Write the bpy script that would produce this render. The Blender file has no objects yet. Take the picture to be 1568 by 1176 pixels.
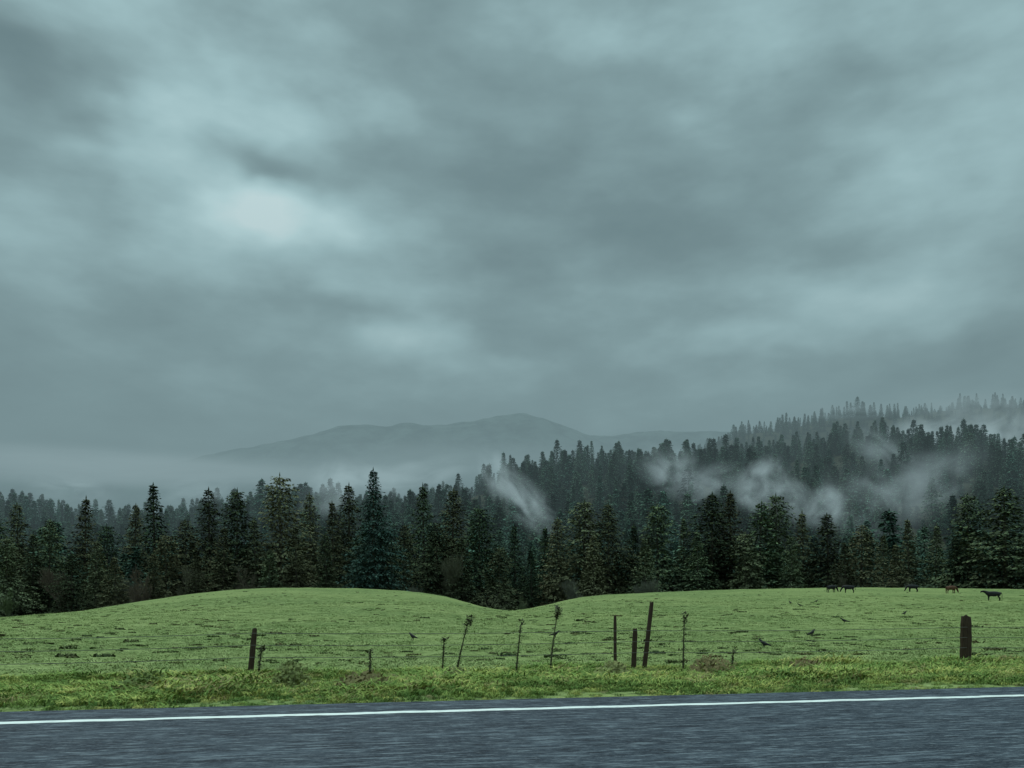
import bpy, math, random
import numpy as np
from mathutils import Vector, noise
random.seed(7); rng=np.random.default_rng(7)
scene=bpy.context.scene
scene.view_settings.view_transform='Standard'
try: scene.view_settings.look='None'
except: pass
scene.view_settings.exposure=0
CAMH=1.6
# ------------------------------------------------------------------ helpers
def link(o,parent=None):
    scene.collection.objects.link(o)
    if parent: o.parent=parent
    return o
def mesh(name,v,f,mats,smooth=False,midx=None):
    me=bpy.data.meshes.new(name); me.from_pydata(v,[],f); 
    for m in (mats if isinstance(mats,list) else [mats]): me.materials.append(m)
    if midx is not None: me.polygons.foreach_set('material_index',midx)
    if smooth: me.polygons.foreach_set('use_smooth',[True]*len(me.polygons))
    me.update(); return me
class NT:
    def __init__(s,nt): s.nt=nt; nt.nodes.clear()
    def n(s,t,**k):
        nd=s.nt.nodes.new(t)
        for a,b in k.items():
            if a=='i':
                for key,val in b.items():
                    if isinstance(val,bpy.types.NodeSocket): s.nt.links.new(val,nd.inputs[key])
                    else: nd.inputs[key].default_value=val
            else: setattr(nd,a,b)
        return nd
    def l(s,a,b): s.nt.links.new(a,b)
    def m(s,op,a,b=0.0,c=0.0,clamp=False):
        nd=s.nt.nodes.new('ShaderNodeMath'); nd.operation=op; nd.use_clamp=clamp
        for i,x in enumerate((a,b,c)):
            if isinstance(x,bpy.types.NodeSocket): s.nt.links.new(x,nd.inputs[i])
            else: nd.inputs[i].default_value=x
        return nd.outputs[0]
    def vm(s,op,a,b=(0,0,0)):
        nd=s.nt.nodes.new('ShaderNodeVectorMath'); nd.operation=op
        for i,x in enumerate((a,b)):
            if isinstance(x,bpy.types.NodeSocket): s.nt.links.new(x,nd.inputs[i])
            else: nd.inputs[i].default_value=x
        return nd.outputs['Value'] if op in('LENGTH','DOT_PRODUCT') else nd.outputs[0]
    def noise(s,vec,scale,detail=4,rough=.5,dist=0):
        nd=s.n('ShaderNodeTexNoise',i={'Vector':vec,'Scale':scale,'Detail':detail,'Roughness':rough,'Distortion':dist})
        return nd.outputs[0]
    def ramp(s,fac,stops):
        nd=s.nt.nodes.new('ShaderNodeValToRGB'); s.l(fac,nd.inputs[0]); cr=nd.color_ramp
        while len(cr.elements)<len(stops): cr.elements.new(.5)
        for e,(p,c) in zip(cr.elements,stops):
            e.position=p; e.color=(*c,1) if len(c)==3 else c
        return nd.outputs[0]
    def mix(s,f,a,b):
        nd=s.nt.nodes.new('ShaderNodeMix'); nd.data_type='RGBA'
        for key,x in ((0,f),(6,a),(7,b)):
            if isinstance(x,bpy.types.NodeSocket): s.nt.links.new(x,nd.inputs[key])
            else: nd.inputs[key].default_value=x if key==0 else (*x,1)
        return nd.outputs[2]
def mat(name):
    m=bpy.data.materials.new(name); m.use_nodes=True; return m,NT(m.node_tree)
def finish(t,col,rough=.9,spec=.15,bump=None,bs=.5,bd=.02,trans=None):
    p=t.n('ShaderNodeBsdfPrincipled',i={'Roughness':rough,'Specular IOR Level':spec})
    if isinstance(col,bpy.types.NodeSocket): t.l(col,p.inputs['Base Color'])
    else: p.inputs['Base Color'].default_value=(*col,1)
    if bump is not None:
        b=t.n('ShaderNodeBump',i={'Strength':bs,'Distance':bd,'Height':bump}); t.l(b.outputs[0],p.inputs['Normal'])
    out=t.n('ShaderNodeOutputMaterial')
    t.l(p.outputs[0],out.inputs[0])
def diffuse(t,col):
    p=t.n('ShaderNodeBsdfDiffuse'); t.l(col,p.inputs[0]); out=t.n('ShaderNodeOutputMaterial'); t.l(p.outputs[0],out.inputs[0])
def mapr(t,v,a,b,c=0,d=1):
    nd=t.n('ShaderNodeMapRange',i={0:v,1:a,2:b,3:c,4:d}); nd.interpolation_type='SMOOTHSTEP'; return nd.outputs[0]
# ------------------------------------------------------------------ road frame
YAW=math.atan(0.178); U=(math.cos(YAW),math.sin(YAW)); N=(-math.sin(YAW),math.cos(YAW))
def rn(s,n): return (s*U[0]+n*N[0], s*U[1]+n*N[1])
# ------------------------------------------------------------------ terrain
def table(pts,depth,sig):
    b=np.array([p[0] for p in pts],float); z=np.array([p[1] for p in pts],float)
    x=(b-784)/1230*depth; xs=np.linspace(x[0]-depth*.6,x[-1]+depth*.6,1600)
    zz=np.interp(xs,x,z); k=max(1,int(sig/(xs[1]-xs[0]))); ker=np.exp(-.5*(np.arange(-3*k,3*k+1)/k)**2); ker/=ker.sum()
    zz=np.convolve(np.pad(zz,3*k,mode='edge'),ker,'valid'); return xs,zz
field_c=[(-400,985),(0,953),(100,940),(200,923),(300,908),(380,901),(450,899.5),(560,901),(640,906),(690,914),(735,929),(775,937),(820,931),(860,920),(900,912),(1000,907),(1100,903),(1300,899),(1568,902),(1900,912)]
FT=table([(p,CAMH-(q-900)/1230*130) for p,q in field_c],130,2.0)
r1=[(-500,44),(0,46),(250,44),(430,48),(560,52),(640,56),(760,76),(880,83),(1000,86),(1140,92),(1240,100),(1310,103),(1400,97),(1500,87),(1568,80),(2000,66)]
R1=table(r1,600,9)
r2=[(700,40),(900,80),(1010,150),(1090,188),(1140,211),(1300,231),(1450,240),(1568,250),(1900,275)]
R2=table(r2,1100,14)
def sm(u): u=np.clip(u,0,1); return u*u*(3-2*u)
def hz(x,y):
    x=np.asarray(x,float); y=np.asarray(y,float)
    n=x*N[0]+y*N[1]
    verge=-.06+.05*sm((n-11.3)/.5)-.2*sm((n-12.2)/4)
    bump=.05*np.sin(x*1.3+y*.7)*np.sin(y*.9-x*.4)+.03*np.sin(x*3.1+1)*np.sin(y*2.7)
    verge=verge+bump*sm((n-11.8)/1.5)*.6
    cz=np.interp(x*130/np.clip(y,45,170),FT[0],FT[1])
    u=np.clip((y-20)/110,0,1); g=.25*u+.75*u**2.2
    f=verge+(cz+.2)*g+.10*np.sin(x*.21+.5)*np.sin(y*.16)*sm((y-20)/30)*(1-sm((y-90)/30))
    drop=sm((y-130)/42)
    f=f*(1-drop)+(-5.5)*drop
    r=np.interp(x,R1[0],R1[1]); up=np.clip((y-215)/385,0,1)
    h1=-5.5+(r+5.5)*(0.55*up+.45*sm(up))
    back=sm((y-620)/350); h1=h1*(1-back)+20*back
    h1=h1+(4*np.sin(x*.03+y*.011)+2.5*np.sin(x*.071-y*.05))*sm((y-260)/150)
    q=np.interp(x,R2[0],R2[1]); h2=q*sm((y-700)/400)*(1-.6*sm((y-1150)/600))+3*np.sin(x*.04+y*.02)
    hill=np.where(y>640,np.maximum(h1,h2),h1)
    return np.where(y>215,hill,f)
def H(x,y): return float(hz(x,y))

ys=list(np.arange(-30,34,.25))
while ys[-1]<9000: ys.append(ys[-1]*1.022)
ys=np.array(ys); NX=420; s=np.linspace(-1,1,NX); xs=np.sinh(8*s)/math.sinh(8)*7000
X,Y=np.meshgrid(xs,ys); Z=hz(X,Y)
v=np.stack([X.ravel(),Y.ravel(),Z.ravel()],1)
ny=len(ys); a=(np.arange(ny-1)[:,None]*NX+np.arange(NX-1)[None,:]).ravel()
f=np.stack([a,a+1,a+1+NX,a+NX],1)
gm,t=mat('ground_mat')
pos=t.n('ShaderNodeNewGeometry').outputs['Position']
sep=t.n('ShaderNodeSeparateXYZ',i={0:pos})
n1=t.noise(pos,.06,3,.6); n2=t.noise(pos,1.3,4,.7); n3=t.noise(pos,6,3,.75)
patch=t.mix(mapr(t,n1,.38,.62),(.11,.155,.048),(.20,.24,.082))
fine=t.mix(mapr(t,n2,.42,.66),patch,(.225,.27,.10))
fine=t.mix(mapr(t,n3,.50,.68,0,.8),fine,(.04,.062,.024))
fine=t.mix(mapr(t,n3,.46,.32,0,.6),fine,(.30,.34,.14))
sc=t.vm('MULTIPLY',pos,(.8,1.4,1))
spots=t.noise(sc,1.1,3,.75)
fine=t.mix(mapr(t,spots,.61,.69,0,.75),fine,(.05,.06,.028))
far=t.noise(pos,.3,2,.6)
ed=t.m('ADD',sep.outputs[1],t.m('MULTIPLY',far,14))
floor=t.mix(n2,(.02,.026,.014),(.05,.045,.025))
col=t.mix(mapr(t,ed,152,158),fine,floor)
finish(t,col,.95,.05,bump=t.m('ADD',n2,t.m('MULTIPLY',n3,.5)),bs=.7,bd=.2)
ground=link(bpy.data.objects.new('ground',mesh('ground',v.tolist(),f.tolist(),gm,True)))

# ------------------------------------------------------------------ road
am,t=mat('asphalt_mat')
tc=t.n('ShaderNodeTexCoord').outputs['Object']
st=t.vm('MULTIPLY',tc,(.35,3,1)); st2=t.vm('MULTIPLY',tc,(2.0,13,1))
k1=t.noise(st,1.3,4,.65); k2=t.noise(st2,1.2,5,.80); k3=t.noise(t.vm('MULTIPLY',tc,(8,36,1)),1.5,3,.7)
c=t.ramp(k1,[(.32,(.014,.020,.030)),(.5,(.030,.040,.053)),(.68,(.062,.078,.096))])
c=t.mix(mapr(t,k2,.51,.61,0,.75),c,(.16,.185,.205))
c=t.mix(mapr(t,k2,.48,.39,0,.9),c,(.005,.008,.013))
c=t.mix(mapr(t,k3,.54,.67,0,.5),c,(.20,.22,.24))
finish(t,c,.8,.15,bump=t.m('ADD',k2,k3),bs=.8,bd=.02)
ry=[-7,-3,0,3,6,9,10,10.8,11.1,11.35,11.45]
rv=[];rf=[];L=np.arange(-220,221,1.0)
for i,sx in enumerate(L):
    for j,nn in enumerate(ry):
        jit=0 if j<len(ry)-1 else .10*math.sin(sx*1.7)+.08*math.sin(sx*4.1+1)+.05*random.uniform(-1,1)
        rv.append((sx,nn+jit,(0 if j<len(ry)-1 else -.05)))
m_=len(ry)
for i in range(len(L)-1):
    for j in range(m_-1):
        a0=i*m_+j; rf.append((a0,a0+m_,a0+m_+1,a0+1))
road=link(bpy.data.objects.new('road',mesh('road',rv,rf,am,False))); road.rotation_euler.z=YAW
pm,t=mat('white_paint_mat'); tc=t.n('ShaderNodeTexCoord').outputs['Object']
k=t.noise(t.vm('MULTIPLY',tc,(1.2,16,1)),3,5,.75)
finish(t,t.mix(mapr(t,k,.47,.66,0,.85),(.68,.72,.68),(.24,.27,.27)),.6,.3)
ym,t=mat('yellow_paint_mat'); finish(t,(.6,.38,.03),.6,.3)
def stripe(name,n0,w,m):
    vv=[];ff=[]
    LL=np.arange(-220,220.1,.12)
    for i,sx in enumerate(LL):
        e=.010*math.sin(sx*5); vv+= [(sx,n0-w/2+e+random.uniform(-.014,.014),.004),(sx,n0+w/2+e+random.uniform(-.014,.014),.004)]
        if i: a0=2*i; ff.append((a0-2,a0,a0+1,a0-1))
    o=link(bpy.data.objects.new(name,mesh(name,vv,ff,m)),road); return o
stripe('edge_line',10.4,.16,pm); stripe('centre_line_a',5.4,.1,ym); stripe('centre_line_b',5.15,.1,ym)

# ------------------------------------------------------------------ foliage materials
def foliage_mat(name,dark,mid,light,blue=None,lo=.55,rng_=1.1):
    m,t=mat(name)
    oi=t.n('ShaderNodeObjectInfo'); tc=t.n('ShaderNodeTexCoord').outputs['Object']
    off=t.m('MULTIPLY',oi.outputs['Random'],40)
    vec=t.vm('ADD',tc,t.n('ShaderNodeCombineXYZ',i={0:off,1:off}).outputs[0])
    n1=t.noise(vec,.45,0,.6); n2=t.noise(vec,2.2,1,.7)
    c=t.mix(mapr(t,n1,.35,.65),dark,mid); c=t.mix(mapr(t,n2,.50,.70),c,light)
    r2_=t.m('FRACT',t.m('MULTIPLY',oi.outputs['Random'],7.3))
    if blue: c=t.mix(t.m('MULTIPLY',r2_,.8),c,blue)
    hsv=t.n('ShaderNodeHueSaturation',i={'Color':c,'Value':t.m('MULTIPLY_ADD',oi.outputs['Random'],rng_,lo)})
    diffuse(t,hsv.outputs[0]); return m
fir_m=foliage_mat('fir_foliage_mat',(.030,.050,.032),(.062,.090,.046),(.15,.18,.09),(.115,.10,.055))
hill_m=foliage_mat('hill_foliage_mat',(.032,.070,.056),(.062,.112,.085),(.15,.22,.155),(.09,.125,.08),.45,1.3)
blue_m=foliage_mat('blue_fir_foliage_mat',(.05,.095,.08),(.10,.165,.13),(.20,.28,.22),(.08,.14,.11))
bark_m,t=mat('bark_mat'); tc=t.n('ShaderNodeTexCoord').outputs['Object']
diffuse(t,t.mix(t.noise(t.vm('MULTIPLY',tc,(6,6,1)),2,1,.6),(.07,.055,.045),(.22,.19,.16)))
twig_m,t=mat('twig_mat'); oi=t.n('ShaderNodeObjectInfo')
diffuse(t,t.ramp(oi.outputs['Random'],[(0,(.13,.095,.07)),(.35,(.13,.14,.09)),(.7,(.17,.165,.13)),(1,(.10,.12,.06))]))

def conifer(name,Ht,R,seed,leaf,dens=1.0,fm=fir_m,low=.06,shape=.85,ragged=.3):
    r=random.Random(seed); V=[];F=[];MI=[]
    SG=9; lean=(r.uniform(-.02,.02),r.uniform(-.02,.02))
    for i in range(SG+1):
        z=Ht*i/SG*.98; rad=.028*Ht*.5*(1-i/SG)**.9+.03+ (.12 if i==0 else 0)
        for j in range(7):
            an=j/7*6.283; V.append((lean[0]*z+rad*math.cos(an),lean[1]*z+rad*math.sin(an),z-(.5 if i==0 else 0)))
    for i in range(SG):
        for j in range(7):
            F.append((i*7+j,i*7+(j+1)%7,(i+1)*7+(j+1)%7,(i+1)*7+j)); MI.append(1)
    lob=[(r.uniform(0,6.28),r.uniform(.1,.95),r.uniform(-ragged,ragged)) for _ in range(9)]
    z=low*Ht
    while z<Ht*.985:
        u=z/Ht; rr=R*((1-u)**shape)*(1 if u>.18 else .75+u*1.4)+.15
        nb=max(4,int((4.5+rr*.8)*dens+r.random()))
        a0=r.uniform(0,6.28)
        for b in range(nb):
            an=a0+b/nb*6.283+r.uniform(-.3,.3)
            k=1
            for la,lu,lm in lob:
                k+=lm*max(0,math.cos(an-la))*math.exp(-((u-lu)/.12)**2)
            ln=rr*k*r.uniform(.6,1.18)
            if r.random()<.07: ln*=.4
            d=(math.cos(an),math.sin(an)); side=(-d[1],d[0])
            rise=.25*(u)-.05+r.uniform(-.08,.08); drp=.32*(1-u*.6)
            cx,cy=lean[0]*z,lean[1]*z
            ez=z+ln*rise-drp*ln*.9
            i0=len(V); w=.03+.008*ln
            V+= [(cx-side[0]*w,cy-side[1]*w,z),(cx+side[0]*w,cy+side[1]*w,z),(cx+d[0]*ln*.9,cy+d[1]*ln*.9,ez)]
            F.append((i0,i0+1,i0+2)); MI.append(1)
            ns=max(3,int(ln/leaf*1.8*dens))
            for q in range(ns):
                sI=.12+.88*((q+r.random())/ns)
                pz=z+ln*sI*rise-drp*ln*sI**1.6
                wid=.30*ln*(1-sI)*1.2+.12
                for sd in (-1,1) if r.random()<.85 else (r.choice((-1,1)),):
                    lat=sd*r.random()*wid
                    px=cx+d[0]*ln*sI+side[0]*lat; py=cy+d[1]*ln*sI+side[1]*lat
                    aa=an+sd*r.uniform(.1,1.1); dip=r.uniform(-.85,.10)
                    dx,dy=math.cos(aa)*math.cos(dip),math.sin(aa)*math.cos(dip); dz=math.sin(dip)
                    Lf=leaf*r.uniform(.6,1.35); Wf=Lf*r.uniform(.36,.62)
                    if u>.85: Lf*=.75
                    sx,sy=-math.sin(aa),math.cos(aa); tz=r.uniform(-.6,.6)
                    pz2=pz-abs(lat)*.15+r.uniform(-.12,.12)
                    i0=len(V)
                    V+= [(px,py,pz2),(px+dx*Lf*.55+sx*Wf*.5,py+dy*Lf*.55+sy*Wf*.5,pz2+dz*Lf*.55+tz*Wf*.5),
                         (px+dx*Lf,py+dy*Lf,pz2+dz*Lf),(px+dx*Lf*.55-sx*Wf*.5,py+dy*Lf*.55-sy*Wf*.5,pz2+dz*Lf*.55-tz*Wf*.5)]
                    F.append((i0,i0+1,i0+2,i0+3)); MI.append(0)
        z+=leaf*r.uniform(.5,.95)*(1 if u<.8 else .6)
    for q in range(6):
        i0=len(V); an=r.uniform(0,6.28); zz=Ht*(.95+.008*q)
        V+= [(lean[0]*zz+.16*math.cos(an),lean[1]*zz+.16*math.sin(an),zz),(lean[0]*zz-.16*math.cos(an),lean[1]*zz-.16*math.sin(an),zz),(lean[0]*zz,lean[1]*zz,zz+.03*Ht)]
        F.append((i0,i0+1,i0+2)); MI.append(0)
    return mesh(name,V,F,[fm,bark_m],False,MI)
def bare_tree(name,Ht,seed,depth=6):
    r=random.Random(seed); V=[];F=[]
    def seg(p,q,w0,w1):
        d=(q-p).normalized(); a=d.orthogonal().normalized(); b=d.cross(a)
        i0=len(V)
        for c,w in ((p,w0),(q,w1)):
            for k in range(3):
                an=k*2.094; V.append(tuple(c+a*math.cos(an)*w+b*math.sin(an)*w))
        for k in range(3): F.append((i0+k,i0+(k+1)%3,i0+3+(k+1)%3,i0+3+k))
    def grow(p,d,L,w,lv):
        q=p+d*L; seg(p,q,w,w*.7)
        if lv==0: return
        for k in range(3 if lv>1 else 4):
            nd=(d+Vector((r.uniform(-1,1),r.uniform(-1,1),r.uniform(-.35,.75)))*.7).normalized()
            grow(p+d*L*r.uniform(.3,1),nd,L*r.uniform(.60,.88),max(w*.6,.016),lv-1)
    for k in range(3):
        grow(Vector((r.uniform(-1.2,1.2),r.uniform(-1.2,1.2),-.3)),Vector((r.uniform(-.15,.15),r.uniform(-.15,.15),1)).normalized(),Ht*.27*r.uniform(.6,1.05),Ht*.012,depth)
    return mesh(name,V,F,twig_m)

protos=[conifer('conifer_mesh_a',26,6.6,1,.66,1.0,shape=.9),conifer('conifer_mesh_b',26,6.0,2,.64,1.0,shape=.75,ragged=.45),
        conifer('conifer_mesh_c',26,7.6,3,.70,.95,shape=.62,ragged=.6),conifer('conifer_mesh_d',26,6.4,4,.64,1.0,shape=1.0,ragged=.35),
        conifer('conifer_mesh_e',26,8.0,5,.72,.95,shape=.55,ragged=.7)]
blue=conifer('blue_fir_mesh',29,8.8,9,.62,1.1,fm=blue_m,low=.09,shape=.8,ragged=.3)
bare=[bare_tree('bare_mesh_a',10,5),bare_tree('bare_mesh_b',9,6),bare_tree('bare_mesh_c',9,16)]
def px2t(p): return (p-784)/1230
rows=[(-60,760,185,0,1),(-15,775,180,2,1),(30,768,190,1,1),(75,792,178,2,1),(128,757,200,0,1),(165,800,185,4,1),(205,768,205,1,1),(238,738,212,3,1.05),(285,792,186,2,1),
(322,745,208,1,1),(362,745,182,4,1.0),(392,790,178,0,1),(430,722,183,4,1.0),(478,752,196,1,1),(512,765,186,3,1),(535,738,200,1,1),(618,800,190,2,.9),(650,738,204,0,1.0),
(690,745,210,1,1),(668,800,180,2,1),(735,772,182,4,1.0),(790,800,188,0,1),(832,805,190,3,1),(858,790,178,1,1),(893,762,183,4,1.0),(932,768,180,2,1.1),(968,800,186,0,1),(1008,768,184,4,1.0),
(1048,790,186,3,1),(1090,752,182,2,1.1),(1118,748,186,0,1.1),(1160,765,181,1,1.2),(1190,752,184,4,1.0),(1232,780,186,0,1.15),(1270,782,182,1,1.2),(1318,800,184,2,1.1),(1352,815,190,0,1),
(1392,792,178,3,1.1),(1432,800,176,0,1.1),(1484,752,166,4,1.05),(1540,742,158,2,1.25),(1600,752,160,0,1.2),(1650,760,165,2,1.2),
(50,815,172,3,1.2),(145,825,174,1,1.2),(255,815,176,4,1.1),(340,805,173,3,1.2),(455,800,176,0,1.1),(500,815,173,1,1.2),(600,825,176,3,1.2),(710,820,173,1,1.2),(765,835,172,4,1.1),(815,840,174,3,1.2),(910,815,173,1,1.2),(990,822,173,3,1.2),(1070,810,174,0,1.2),(1140,812,173,4,1.1),(1210,818,173,1,1.2),(1295,828,172,3,1.2),(1375,830,172,0,1.2),(1460,820,165,1,1.2),
(10,820,166,4,1.1),(110,845,164,2,1.2),(178,850,166,0,1.3),(235,845,166,1,1.2),(300,848,168,3,1.3),(410,840,168,1,1.2)]
rr=random.Random(11)
for p,top,d,k,w in rows:
    x=px2t(p)*d; g=H(x,d); ht=(900-top)/1230*d+CAMH-g
    o=link(bpy.data.objects.new('conifer_tree',protos[k])); s_=ht/26.5
    w*=rr.uniform(.95,1.25)
    o.location=(x,d,g); o.scale=(s_*w,s_*w,s_); o.rotation_euler.z=rr.uniform(0,6.28)
x=px2t(572)*160; g=H(x,160); o=link(bpy.data.objects.new('fir_tree',blue)); s_=((900-711)/1230*160+CAMH-g)/30; o.location=(x,160,g); o.scale=(s_*1.0,)*3
for p,top,d,k in [(15,885,150,1),(98,828,169,0),(190,822,170,2),(212,840,163,1),(290,826,170,0),(375,835,171,1),(700,800,174,0),(640,850,172,2),(800,900,158,1),(1290,855,170,1),(985,855,170,0),(1400,840,168,2),(880,855,168,0)]:
    x=px2t(p)*d; g=H(x,d); ht=(900-top)/1230*d+CAMH-g
    o=link(bpy.data.objects.new('bare_tree',bare[k])); s_=max(.3,ht/(10.5 if k==0 else 9.5)); o.location=(x,d,g); o.scale=(s_*.62,s_*.62,s_); o.rotation_euler.z=rr.uniform(0,6.28)

# ------------------------------------------------------------------ geometry-node instancer
def instancer(name,P,rot,scl,idx,objs):
    coll=bpy.data.collections.new(name+'_parts')
    for i,m in enumerate(objs):
        ob=bpy.data.objects.new(f'{name}_part_{i}',m); coll.objects.link(ob)
    me=bpy.data.meshes.new(name); me.from_pydata([tuple(p) for p in P],[],[])
    a=me.attributes.new('rot','FLOAT_VECTOR','POINT'); a.data.foreach_set('vector',np.asarray(rot,float).ravel())
    a=me.attributes.new('scl','FLOAT_VECTOR','POINT'); a.data.foreach_set('vector',np.asarray(scl,float).ravel())
    a=me.attributes.new('idx','INT','POINT'); a.data.foreach_set('value',np.asarray(idx,int))
    o=link(bpy.data.objects.new(name,me))
    ng=bpy.data.node_groups.new(name+'_gn','GeometryNodeTree')
    ng.interface.new_socket('Geometry',in_out='INPUT',socket_type='NodeSocketGeometry')
    ng.interface.new_socket('Geometry',in_out='OUTPUT',socket_type='NodeSocketGeometry')
    nn=ng.nodes; gi=nn.new('NodeGroupInput'); go=nn.new('NodeGroupOutput'); ip=nn.new('GeometryNodeInstanceOnPoints')
    ci=nn.new('GeometryNodeCollectionInfo'); ci.inputs[0].default_value=coll; ci.inputs[1].default_value=True; ci.inputs[2].default_value=True
    def att(nm,ty):
        q=nn.new('GeometryNodeInputNamedAttribute'); q.data_type=ty; q.inputs[0].default_value=nm; return q.outputs[0]
    er=nn.new('FunctionNodeEulerToRotation'); lk=ng.links.new
    lk(att('rot','FLOAT_VECTOR'),er.inputs[0]); lk(gi.outputs[0],ip.inputs['Points']); lk(ci.outputs[0],ip.inputs['Instance'])
    ip.inputs['Pick Instance'].default_value=True
    lk(att('idx','INT'),ip.inputs['Instance Index']); lk(er.outputs[0],ip.inputs['Rotation']); lk(att('scl','FLOAT_VECTOR'),ip.inputs['Scale'])
    lk(ip.outputs[0],go.inputs[0])
    md=o.modifiers.new('scatter','NODES'); md.node_group=ng
    return o
hp=[conifer('hillfir_%d'%i,22,[5.0,4.2,5.8,4.7,6.4][i],20+i,1.15,.95,fm=hill_m,low=.05,shape=[1.0,1.05,.85,1.1,.7][i],ragged=.5) for i in range(5)]
def scatter(y0,y1,st,xf,hmin,hmax,cond=None,gap=-.42):
    P=[];R=[];S=[];I=[]
    y=y0
    while y<y1:
        x=-xf*y
        while x<xf*y:
            px=x+rr.uniform(-.7,.7)*st; py=y+rr.uniform(-.7,.7)*st
            if (cond is None or cond(px,py)) and rr.random()<.9 and noise.noise(Vector((px*.022,py*.022,4)))>gap:
                pn=1+.35*noise.noise(Vector((px*.012,py*.012,7)))
                h=rr.uniform(hmin,hmax)*pn
                if rr.random()<.10: h*=1.25
                if rr.random()<.35: h*=rr.uniform(.45,.75)
                w=h/22*rr.uniform(.85,1.35)
                if h<hmin: w*=1.3
                P.append((px,py,H(px,py)-.4)); R.append((rr.uniform(-.03,.03),rr.uniform(-.03,.03),rr.uniform(0,6.28))); S.append((w,w,h/22)); I.append(rr.randrange(5))
            x+=st
        y+=st*.95
    return P,R,S,I
instancer('conifer_forest',*scatter(190,300,8.0,.74,12,18),hp)
instancer('conifer_forest',*scatter(300,650,9.0,.72,13,22),hp)
instancer('conifer_forest',*scatter(900,1180,13,.72,12,20,lambda x,y:x>.15*y),hp)

# ------------------------------------------------------------------ distant mountains
mm,t=mat('mountain_mat'); pos=t.n('ShaderNodeNewGeometry').outputs['Position']
diffuse(t,t.mix(mapr(t,t.noise(pos,.008,5,.65),.35,.65),(.03,.055,.055),(.12,.16,.15)))
def mountain(name,prof,depth,half,amp,seed):
    xs_,zs_=table([(p,(900-q)/1230*depth) for p,q in prof],depth,depth*.006)
    V=[];F=[];x0=(prof[0][0]-784)/1230*depth; x1=(prof[-1][0]-784)/1230*depth
    nx,nyy=260,40
    for j in range(nyy):
        vv=-1+2*j/(nyy-1)
        for i in range(nx):
            x=x0+(x1-x0)*i/(nx-1); y=depth+vv*half
            z=np.interp(x,xs_,zs_)*(math.cos(vv*math.pi/2)**.8 if abs(vv)<1 else 0)
            z+=amp*noise.fractal(Vector((x*.0016+seed,y*.0016,0)),1,2,6)*(1-abs(vv)**4)+amp*.25*noise.noise(Vector((x*.015,y*.015,seed)))
            V.append((x,y,float(z)-15))
    for j in range(nyy-1):
        for i in range(nx-1):
            a0=j*nx+i; F.append((a0,a0+1,a0+1+nx,a0+nx))
    link(bpy.data.objects.new(name,mesh(name,V,F,mm,True)))
mountain('mountain',[(200,760),(300,697),(345,688),(430,673),(480,664),(520,652),(580,650),(605,652),(622,648),(680,650),(730,642),(790,631),(830,637),(880,656),(940,685),(1050,760)],4000,900,30,3.1)
mountain('mountain',[(700,720),(820,670),(900,664),(980,655),(1060,662),(1200,668),(1400,680),(1600,700)],5600,700,40,8.2)
mountain('mountain',[(-500,690),(-200,700),(0,688),(120,694),(250,705),(420,730)],3000,600,30,5.7)

# ------------------------------------------------------------------ haze and mist volumes
def vol_mat(name,dens,col,hetero=False,thr=.42):
    m,t=mat(name); out=t.n('ShaderNodeOutputMaterial'); ab=t.n('ShaderNodeVolumeAbsorption'); ab.inputs[0].default_value=(0,0,0,1)
    em=t.n('ShaderNodeEmission'); em.inputs[0].default_value=(*col,1)  # haze and mist glow in a fixed airlight colour instead of scattering light
    if hetero:
        tc=t.n('ShaderNodeTexCoord').outputs['Object']; oi=t.n('ShaderNodeObjectInfo')
        r_=t.vm('LENGTH',tc); fall=mapr(t,r_,.0,.98,1,0)
        off=t.n('ShaderNodeCombineXYZ',i={0:t.m('MULTIPLY',oi.outputs['Random'],50)}).outputs[0]
        nz=t.noise(t.vm('ADD',tc,off),1.7,4,.62,.6)
        d=t.m('MULTIPLY',t.m('MULTIPLY',fall,mapr(t,nz,thr,.68)),dens)
        t.l(d,ab.inputs[1]); t.l(d,em.inputs[1])
    else:
        ab.inputs[1].default_value=dens; em.inputs[1].default_value=dens
        try: m.cycles.homogeneous_volume=True
        except Exception as e: print(e)
    ad=t.n('ShaderNodeAddShader'); t.l(ab.outputs[0],ad.inputs[0]); t.l(em.outputs[0],ad.inputs[1]); t.l(ad.outputs[0],out.inputs['Volume'])
    return m
AIR=(.178,.262,.279)
hm=vol_mat('haze_mat',1/1500,AIR)
x0,x1,y0,y1,z0,z1=-6000,6000,240,6800,-80,480
V=[(x,y,z) for x in(x0,x1) for y in(y0,y1) for z in(z0,z1)]
F=[(0,1,3,2),(4,6,7,5),(0,4,5,1),(2,3,7,6),(0,2,6,4),(1,5,7,3)]
link(bpy.data.objects.new('valley_haze',mesh('haze',V,F,hm)))
def ico():
    bpy.ops.mesh.primitive_ico_sphere_add(subdivisions=3,radius=1); o=bpy.context.object; me=o.data; bpy.data.objects.remove(o); return me
base=ico()
def wisp(p,q,d,rx,rz,dens,tilt=0,dep=1.0,col=(.42,.57,.60),thr=.38):
    me=base.copy(); me.materials.clear(); me.materials.append(vol_mat('mist_mat',dens,col,True,thr))
    o=link(bpy.data.objects.new('mist_patch',me)); o.location=(px2t(p)*d,d,CAMH+(900-q)/1230*d)
    a=rx/1230*d; c=rz/1230*d; o.scale=(a,max(c,a*.5)*dep,c); o.rotation_euler=(0,math.radians(tilt),0)
wisp(800,765,275,95,40,.13,45,.8)
wisp(760,728,400,60,36,.08,60)
wisp(1030,722,370,75,48,.08,25)
wisp(1085,740,340,70,40,.06,-20)
wisp(1165,742,315,60,52,.13,-35)
wisp(1215,765,295,60,44,.07,50)
wisp(1265,775,285,50,44,.10,-50)
wisp(1330,770,290,110,80,.03,15)
wisp(1420,740,340,120,70,.03,-30)
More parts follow.
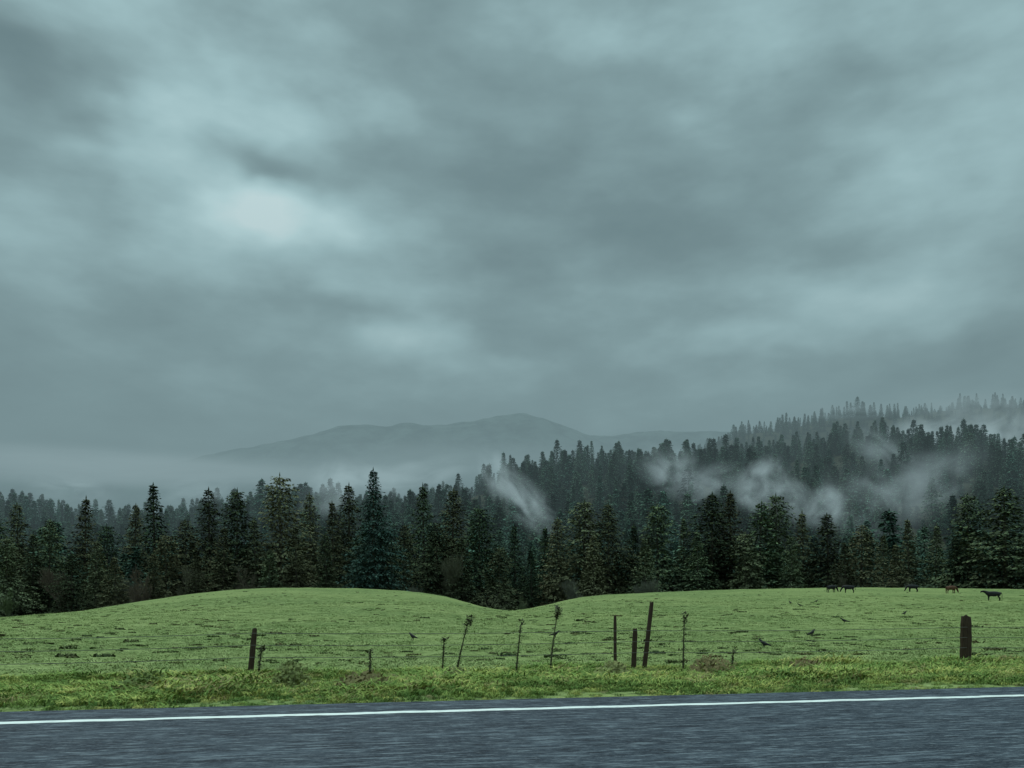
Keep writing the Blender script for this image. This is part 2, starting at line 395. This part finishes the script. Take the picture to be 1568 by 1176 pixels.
wisp(1430,668,700,130,50,.05,-12)
wisp(1530,670,600,100,70,.045,-40)
wisp(1350,690,480,80,40,.03,30)
wisp(1460,612,1000,150,26,.02,-3,col=(.26,.36,.38))
wisp(1290,628,1000,120,18,.02,0,col=(.24,.34,.36))
wisp(505,750,330,70,50,.06,-50)
wisp(560,735,420,90,40,.05,10)
wisp(640,728,560,110,34,.035,-10)
wisp(300,752,380,90,30,.035,-8)
wisp(110,750,420,100,30,.03,6)
wisp(130,716,1300,400,32,.020,2,thr=.2,col=(.31,.42,.445))
wisp(450,724,1500,320,28,.012,2,thr=.2,col=(.29,.40,.42))
wisp(700,705,1900,300,36,.007,0,thr=.2,col=(.27,.38,.40))

# ------------------------------------------------------------------ grass tufts
def blade_mat(name,cols,hh=.1):
    m,t=mat(name); oi=t.n('ShaderNodeObjectInfo'); tc=t.n('ShaderNodeTexCoord').outputs['Object']
    c=t.ramp(oi.outputs['Random'],cols)
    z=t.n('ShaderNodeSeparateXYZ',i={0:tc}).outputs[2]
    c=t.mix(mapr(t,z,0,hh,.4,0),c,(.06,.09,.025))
    diffuse(t,c); return m
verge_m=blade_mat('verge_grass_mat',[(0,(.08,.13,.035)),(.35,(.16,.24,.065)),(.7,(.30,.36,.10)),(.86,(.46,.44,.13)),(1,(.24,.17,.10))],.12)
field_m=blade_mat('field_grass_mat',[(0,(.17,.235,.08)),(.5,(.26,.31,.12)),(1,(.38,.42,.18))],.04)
weed_m=blade_mat('weed_mat',[(0,(.05,.07,.03)),(.6,(.07,.075,.035)),(1,(.12,.09,.045))])
def tuft(name,nb,h,w,spread,m,seed):
    r=random.Random(seed); V=[];F=[]
    for _ in range(nb):
        an=r.uniform(0,6.28); q=spread*math.sqrt(r.random()); bx,by=q*math.cos(an),q*math.sin(an)
        a2=r.uniform(0,6.28); dx,dy=math.cos(a2),math.sin(a2); l=h*r.uniform(.5,1.2); le=r.uniform(.25,.95)*l
        ww=w*r.uniform(.6,1.2); sx,sy=-dy*ww,dx*ww; i0=len(V)
        V+=[(bx-sx,by-sy,-.02),(bx+sx,by+sy,-.02),(bx+dx*le*.35+sx*.8,by+dy*le*.35+sy*.8,l*.6),(bx+dx*le*.35-sx*.8,by+dy*le*.35-sy*.8,l*.6),(bx+dx*le,by+dy*le,l*(1-.4*le/l))]
        F+=[(i0,i0+1,i0+2,i0+3),(i0+3,i0+2,i0+4)]
    return mesh(name,V,F,m)
vt=[tuft('verge_tuft_%d'%i,40,.26,.007,.16,verge_m,40+i) for i in range(3)]
P=[];R=[];S=[];I=[]
for _ in range(10500):
    sx=rr.uniform(-15,19); n_=11.35+5.9*rr.random()**1.1
    x,y=rn(sx,n_)
    nz=noise.noise(Vector((x*.5,y*1.1,2)))
    k=(.28+.28*sm((n_-11.3)/1.2))*(1+1.2*nz)*rr.uniform(.7,1.3)
    if n_<11.8 and rr.random()<.35: continue
    P.append((x,y,H(x,y))); R.append((rr.uniform(-.15,.15),rr.uniform(-.15,.15),rr.uniform(-.4,.4)+YAW)); S.append((k*2.6,k*1.7,max(.15,k*.8))); I.append(rr.randrange(3))
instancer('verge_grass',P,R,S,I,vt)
ft=[tuft('field_tuft_%d'%i,34,.12,.007,.25,field_m,60+i) for i in range(3)]
P=[];R=[];S=[];I=[]
for _ in range(28000):
    y=17*(95/17)**rr.random(); x=rr.uniform(-.75,.75)*y
    if x*N[0]+y*N[1]<16.9: continue
    if noise.noise(Vector((x*.6,y*1.2,25)))<-.3: continue
    k=rr.uniform(.35,.95)*(y/22)**.25*(1+.6*noise.noise(Vector((x*.3,y*.3,5))))
    P.append((x,y,H(x,y))); R.append((rr.uniform(-.1,.1),rr.uniform(-.1,.1),rr.uniform(0,6.28))); S.append((k*1.6,k*1.6,k*.36)); I.append(rr.randrange(3))
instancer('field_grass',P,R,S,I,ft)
wt=[tuft('weed_tuft_%d'%i,40,.2,.016,.16,weed_m,80+i) for i in range(3)]
P=[];R=[];S=[];I=[]
for _ in range(2100):
    y=19*(120/19)**rr.random(); x=rr.uniform(-.75,.75)*y
    if noise.noise(Vector((x*.09,y*.09,9)))<-.12: continue
    k=rr.uniform(.25,.7)*(1 if rr.random()<.92 else 1.7)
    P.append((x,y,H(x,y))); R.append((0,0,rr.uniform(-.4,.4))); S.append((k*1.8,k*1.0,k*.5)); I.append(rr.randrange(3))
instancer('dark_weed_clumps',P,R,S,I,wt)
def shrub(name,r0,h,nl,m,seed):
    r=random.Random(seed); V=[];F=[]
    for _ in range(nl):
        an=r.uniform(0,6.28); q=r0*r.random()**.6; z=h*r.random()*(1-(q/r0)**2*.8); x,y=q*math.cos(an),q*math.sin(an)
        a=r.uniform(0,6.28); t_=r.uniform(-.6,.9); l=r.uniform(.04,.11); d=Vector((math.cos(a)*math.cos(t_),math.sin(a)*math.cos(t_),math.sin(t_))); s_=d.orthogonal().normalized()*l*.3
        p=Vector((x,y,z)); i0=len(V); V+=[tuple(p),tuple(p+d*l*.5+s_),tuple(p+d*l),tuple(p+d*l*.5-s_)]; F.append((i0,i0+1,i0+2,i0+3))
    for _ in range(14):
        an=r.uniform(0,6.28); q=r0*.7*r.random(); tip=Vector((q*math.cos(an),q*math.sin(an),h*r.uniform(.7,1.15))); b=Vector((q*.2*math.cos(an),q*.2*math.sin(an),-.03)); i0=len(V)
        V+=[tuple(b+Vector((.008,0,0))),tuple(b-Vector((.008,0,0))),tuple(tip)]; F.append((i0,i0+1,i0+2))
    return mesh(name,V,F,m)
sh_m=blade_mat('shrub_mat',[(0,(.14,.18,.06)),(.5,(.22,.22,.09)),(1,(.19,.14,.07))])
for p,n_,r0,h,sd in [(447,13.6,.32,.55,1),(1090,15.8,.5,.42,2),(700,14.6,.4,.3,3),(1235,15.5,.4,.3,4),(560,13.2,.5,.28,5),(220,13.0,.45,.3,6),(940,14.8,.4,.34,7)]:
    tb=px2t(p); y=n_/(tb*N[0]+N[1]); x=tb*y
    o=link(bpy.data.objects.new('bramble_shrub',shrub('bramble_shrub',r0,h,700,sh_m,sd))); o.location=(x,y,H(x,y))

# ------------------------------------------------------------------ fence
wood,t=mat('weathered_wood_mat'); tc=t.n('ShaderNodeTexCoord').outputs['Object']
kk=t.noise(t.vm('MULTIPLY',tc,(14,14,1.2)),3,5,.7)
finish(t,t.mix(kk,(.02,.014,.011),(.10,.065,.045)),.95,.1,bump=kk,bs=.9,bd=.02)
wire,t=mat('rusty_wire_mat'); finish(t,(.12,.11,.10),.6,.4)
fence=link(bpy.data.objects.new('wire_fence',None)); FN=16.75
def on_fence(p,n_=FN):
    tb=px2t(p); y=n_/(tb*N[0]+N[1]); return tb*y,y
def post(p,h,rad,lx=0,ly=0,seed=0,n_=FN):
    r=random.Random(seed); x,y=on_fence(p,n_); V=[];F=[];K=12;M=9
    for i in range(M+1):
        z=-.35+(h+.35)*i/M
        for j in range(K):
            an=j/K*6.283; q=rad*(1.05-.12*i/M)*(1+.07*math.sin(3*an+seed)+r.uniform(-.05,.05))*(1 if i<M else .86)
            V.append((q*math.cos(an)+lx*z,q*math.sin(an)+ly*z,z+(r.uniform(-.03,.03)*rad/.1 if i==M else 0)))
    for i in range(M):
        for j in range(K): F.append((i*K+j,i*K+(j+1)%K,(i+1)*K+(j+1)%K,(i+1)*K+j))
    F.append(tuple(M*K+j for j in range(K)))
    o=link(bpy.data.objects.new('post',mesh('post',V,F,wood,False)),fence); o.location=(x,y,H(x,y)); return x,y
posts=[(-500,1.05,.06,.02,0),(-120,1.0,.06,-.04,0),(383,.97,.055,.09,.02),(970,.92,.055,.04,0),(1478,1.13,.125,.015,0),(1960,1.05,.06,0,0)]
for i,(p,h,r_,lx,ly) in enumerate(posts): post(p,h,r_,lx,ly,i)
post(986,1.5,.05,.12,.03,20,FN+.1)
post(942,1.2,.035,.0,.02,22,FN+.3)
for hh in (.88,.64,.40):
    V=[];F=[]
    pts=[]
    for a_,b_ in zip(posts[:-1],posts[1:]):
        xa,ya=on_fence(a_[0],FN-.1); xb,yb=on_fence(b_[0],FN-.1); za=H(xa,ya)+hh; zb=H(xb,yb)+hh
        for k in range(16):
            u=k/16; pts.append((xa+(xb-xa)*u,ya+(yb-ya)*u,za+(zb-za)*u-.14*u*(1-u)))
    pts.append((xb,yb,zb)); w=.0048
    for (x,y,z) in pts: V+=[(x,y-w,z-w),(x,y+w,z-w),(x,y+w,z+w),(x,y-w,z+w)]
    for i in range(len(pts)-1):
        for j in range(4): F.append((4*i+j,4*i+(j+1)%4,4*i+4+(j+1)%4,4*i+4+j))
    link(bpy.data.objects.new('wire',mesh('wire',V,F,wire)),fence)
st_m,t=mat('dead_stalk_mat'); finish(t,(.07,.068,.04),.9,.1)
def stalk(name,h,lean,seed,head):
    r=random.Random(seed); V=[];F=[]
    M=10;K=5
    for i in range(M+1):
        u=i/M; rad=.02*(1-.6*u)
        for j in range(K):
            an=j/K*6.283; V.append((rad*math.cos(an)+lean*h*(u**1.3),rad*math.sin(an),h*u-.05))
    for i in range(M):
        for j in range(K): F.append((i*K+j,i*K+(j+1)%K,(i+1)*K+(j+1)%K,(i+1)*K+j))
    def leaf(p,d,l,w):
        s_=d.cross(Vector((0,0,1))).normalized()*w; i0=len(V); V.extend([tuple(p),tuple(p+d*l*.5+s_),tuple(p+d*l),tuple(p+d*l*.5-s_)]); F.append((i0,i0+1,i0+2,i0+3))
    for _ in range(150):
        u=r.uniform(.1,1); a=r.uniform(0,6.28); p=Vector((lean*h*u**1.3,0,h*u-.05)); leaf(p,Vector((math.cos(a),math.sin(a),r.uniform(-.9,.6))),r.uniform(.03,.10),.013)
    for _ in range(head):
        u=r.uniform(.86,1.03); a=r.uniform(0,6.28); p=Vector((lean*h*u**1.3+r.uniform(-.05,.07),r.uniform(-.05,.05),h*u-.05)); leaf(p,Vector((math.cos(a),math.sin(a),r.uniform(-.4,.9))),r.uniform(.04,.11),.018)
    return mesh(name,V,F,st_m)
for p,n_,h,le,hd in [(677,16.2,.85,.05,60),(698,16.3,1.25,.22,120),(790,16.4,1.15,.10,40),(842,16.5,1.42,.12,120),(1046,16.6,1.3,.02,80),(566,16.4,.6,.03,20),(1120,16.5,.5,.1,20),(395,16.5,.65,.12,60)]:
    x,y=on_fence(p,n_); o=link(bpy.data.objects.new('dead_weed_stalk',stalk('dead_weed_stalk',h,le,int(p),hd))); o.location=(x,y,H(x,y))

# ------------------------------------------------------------------ animals
def skin(name,pts,edges,root,m):
    me=bpy.data.meshes.new(name); me.from_pydata([p[:3] for p in pts],edges,[]); me.materials.append(m)
    o=link(bpy.data.objects.new(name,me))
    md=o.modifiers.new('skin','SKIN'); sv=me.skin_vertices[0].data
    for i,p in enumerate(pts):
        sv[i].radius=(p[3],p[4] if len(p)>4 else p[3])
    sv[root].use_root=True
    md.use_smooth_shade=True
    sb=o.modifiers.new('sub','SUBSURF'); sb.levels=1; sb.render_levels=1
    return o
def cow(x,y,rot,m,graze=False,sc_=1):
    hd=[(1.02,0,1.36,.2),(1.25,0,1.42,.16),(1.45,0,1.40,.13),(1.68,0,1.24,.09)] if not graze else [(1.02,0,1.15,.2),(1.3,0,.75,.15),(1.45,0,.45,.13),(1.58,0,.16,.09)]
    P=[(-.8,0,1.12,.3),(-.4,0,1.05,.37),(.1,0,1.0,.40),(.55,0,1.04,.38),(.8,0,1.14,.3)]+hd
    E=[(0,1),(1,2),(2,3),(3,4),(4,5),(5,6),(6,7),(7,8)]
    def chain(root,L):
        pr=root
        for q in L: P.append(q); E.append((pr,len(P)-1)); pr=len(P)-1
    for sd in(-1,1):
        chain(0,[(-.72,.2*sd,.85,.17),(-.6,.22*sd,.66,.11),(-.82,.21*sd,.42,.075),(-.78,.21*sd,.1,.06),(-.72,.21*sd,.02,.07)])
        chain(3,[(.6,.2*sd,.75,.14),(.6,.2*sd,.45,.08),(.6,.2*sd,.12,.06),(.65,.2*sd,.02,.07)])
        chain(6,[(P[6][0]-.04,.2*sd,P[6][2]+.06,.03),(P[6][0]-.06,.3*sd,P[6][2]+.02,.035)])
    chain(0,[(-1.03,0,1.2,.05),(-1.1,0,.9,.03),(-1.1,0,.5,.035)])
    o=skin('cow',P,E,2,m); o.location=(x,y,H(x,y)); o.rotation_euler.z=rot; o.scale=(sc_,)*3; return o
bk,t=mat('black_hide_mat'); finish(t,(.014,.013,.013),.7,.2)
br,t=mat('brown_hide_mat'); finish(t,(.10,.045,.025),.8,.2)
for p,d,rot,m,gz,sc_ in [(1521,80,math.pi*.86,bk,False,.68),(1456,104,.2,br,True,.72),(1300,104,2.9,bk,True,.7),(1273,106,.3,bk,True,.7),(1398,110,3.0,bk,True,.7)]:
    cow(px2t(p)*d,d,rot,m,gz,sc_)
def crow(x,y,rot):
    P=[(-.12,0,.17,.05),(0,0,.2,.075),(.1,0,.24,.06),(.15,0,.3,.04),(.2,0,.33,.04),(.27,0,.32,.01),(-.25,0,.14,.03),(-.34,0,.12,.025),(0,.04,.1,.015),(.02,.04,0,.01),(0,-.04,.1,.015),(.02,-.04,0,.01)]
    E=[(0,1),(1,2),(2,3),(3,4),(4,5),(0,6),(6,7),(1,8),(8,9),(1,10),(10,11)]
    o=skin('crow',P,E,1,bk); o.location=(x,y,H(x,y)+.02); o.rotation_euler.z=rot; o.scale=(.75,)*3
for p,d,rot in [(1170,24,2.2),(1243,29,.6),(1293,38,2.6),(632,27,2.4),(1385,48,.5),(850,30,.3),(1225,60,2.8),(1250,70,.4),(1210,66,1.9)]: crow(px2t(p)*d,d,rot)

# ------------------------------------------------------------------ sky
w=bpy.data.worlds.new('World'); scene.world=w; w.use_nodes=True; t=NT(w.node_tree)
try:
    w.cycles.sampling_method='MANUAL'; w.cycles.sample_map_resolution=256
except Exception as e: print(e)
d=t.n('ShaderNodeTexCoord').outputs['Generated']
dz=t.n('ShaderNodeSeparateXYZ',i={0:d}).outputs[2]
def dirv(p,q):
    v_=Vector(((p-784)/1230,1,(900-q)/1230)); return v_.normalized()
warp=t.n('ShaderNodeTexNoise',i={'Vector':t.vm('MULTIPLY',d,(1,1,1.6)),'Scale':6.0,'Detail':3,'Roughness':.6}).outputs['Color']
wv=t.vm('MULTIPLY',t.vm('SUBTRACT',warp,(.5,.5,.5)),(.15,.1,.085))
dw=t.vm('ADD',d,wv)
big=t.noise(t.vm('MULTIPLY',d,(1,1,2.4)),2.8,2,.5)
med=t.noise(t.vm('MULTIPLY',d,(1,1,2.3)),8,4,.50)
val=t.m('ADD',t.m('MULTIPLY',t.m('SUBTRACT',big,.5),.40),t.m('MULTIPLY',t.m('SUBTRACT',med,.5),.62))
val=t.m('ADD',val,.365)
spots_=[(410,335,88,36,.52),(470,190,105,50,.36),(350,190,80,40,.20),(225,235,85,32,.28),(60,20,120,40,.28),(220,40,70,80,.16),(620,515,65,26,.36),(1272,450,105,38,.34),(1130,525,100,18,.24),(1460,490,90,28,.24),
(380,400,240,80,.14),(1000,40,420,90,.14),(1520,170,120,110,.17),(1390,300,110,50,.14),(750,440,240,30,.12),(380,515,80,20,.14),(680,560,160,16,.12),
(80,95,95,40,-.24),(385,262,80,18,-.22),(780,190,260,110,-.07),(540,480,90,18,-.22),(120,470,180,50,-.08),(1130,300,140,50,-.10),(1480,560,160,50,-.10),(950,390,180,40,-.10)]
for p,q,rx,rz,am in spots_:
    c=dirv(p,q); k=c.y
    df=t.vm('MULTIPLY',t.vm('SUBTRACT',dw,tuple(c)),(1230/rx/k,2.0,1230/rz/k))
    l2=t.vm('DOT_PRODUCT',df,df)
    g_=t.m('MULTIPLY',t.m('EXPONENT',t.m('MULTIPLY',l2,-.7)),am)
    val=t.m('ADD',val,g_)
cloud=t.ramp(val,[(0,(.115,.19,.207)),(.2,(.165,.255,.273)),(.38,(.245,.375,.395)),(.62,(.42,.635,.665)),(.85,(.62,.88,.91)),(1,(.76,.97,.99))])
hor=mapr(t,dz,.10,.24,.75,0)
cloud=t.mix(hor,cloud,(.185,.273,.29))
zen=mapr(t,dz,.6,.95,1,5.5)  # overhead clouds, above the camera's view, brightened to add light to the scene
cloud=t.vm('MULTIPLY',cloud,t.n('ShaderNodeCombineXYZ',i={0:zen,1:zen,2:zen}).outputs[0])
SE,SA=52,-22
sky=t.n('ShaderNodeTexSky'); sky.sky_type='NISHITA'; sky.sun_disc=False; sky.sun_elevation=math.radians(SE); sky.sun_rotation=math.radians(SA)
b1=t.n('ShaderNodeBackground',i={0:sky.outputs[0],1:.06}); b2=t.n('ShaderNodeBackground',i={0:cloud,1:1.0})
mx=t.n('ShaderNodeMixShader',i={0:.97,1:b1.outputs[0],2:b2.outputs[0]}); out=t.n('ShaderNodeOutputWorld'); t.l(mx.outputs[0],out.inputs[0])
sl=bpy.data.lights.new('sun','SUN'); sl.energy=1.5; sl.angle=math.radians(35); sl.color=(1,.97,.92)
so=link(bpy.data.objects.new('sun',sl))
sd=Vector((math.sin(math.radians(SA))*math.cos(math.radians(SE)),math.cos(math.radians(SA))*math.cos(math.radians(SE)),math.sin(math.radians(SE))))
so.rotation_euler=sd.to_track_quat('Z','Y').to_euler()
# ------------------------------------------------------------------ camera
cd=bpy.data.cameras.new('camera'); cd.sensor_width=36; cd.lens=36*1230/1568; cd.shift_y=(900-588)/1568; cd.clip_end=20000; cd.clip_start=.1
co=link(bpy.data.objects.new('camera',cd)); co.location=(0,0,CAMH); co.rotation_euler=(math.radians(90),0,0); scene.camera=co
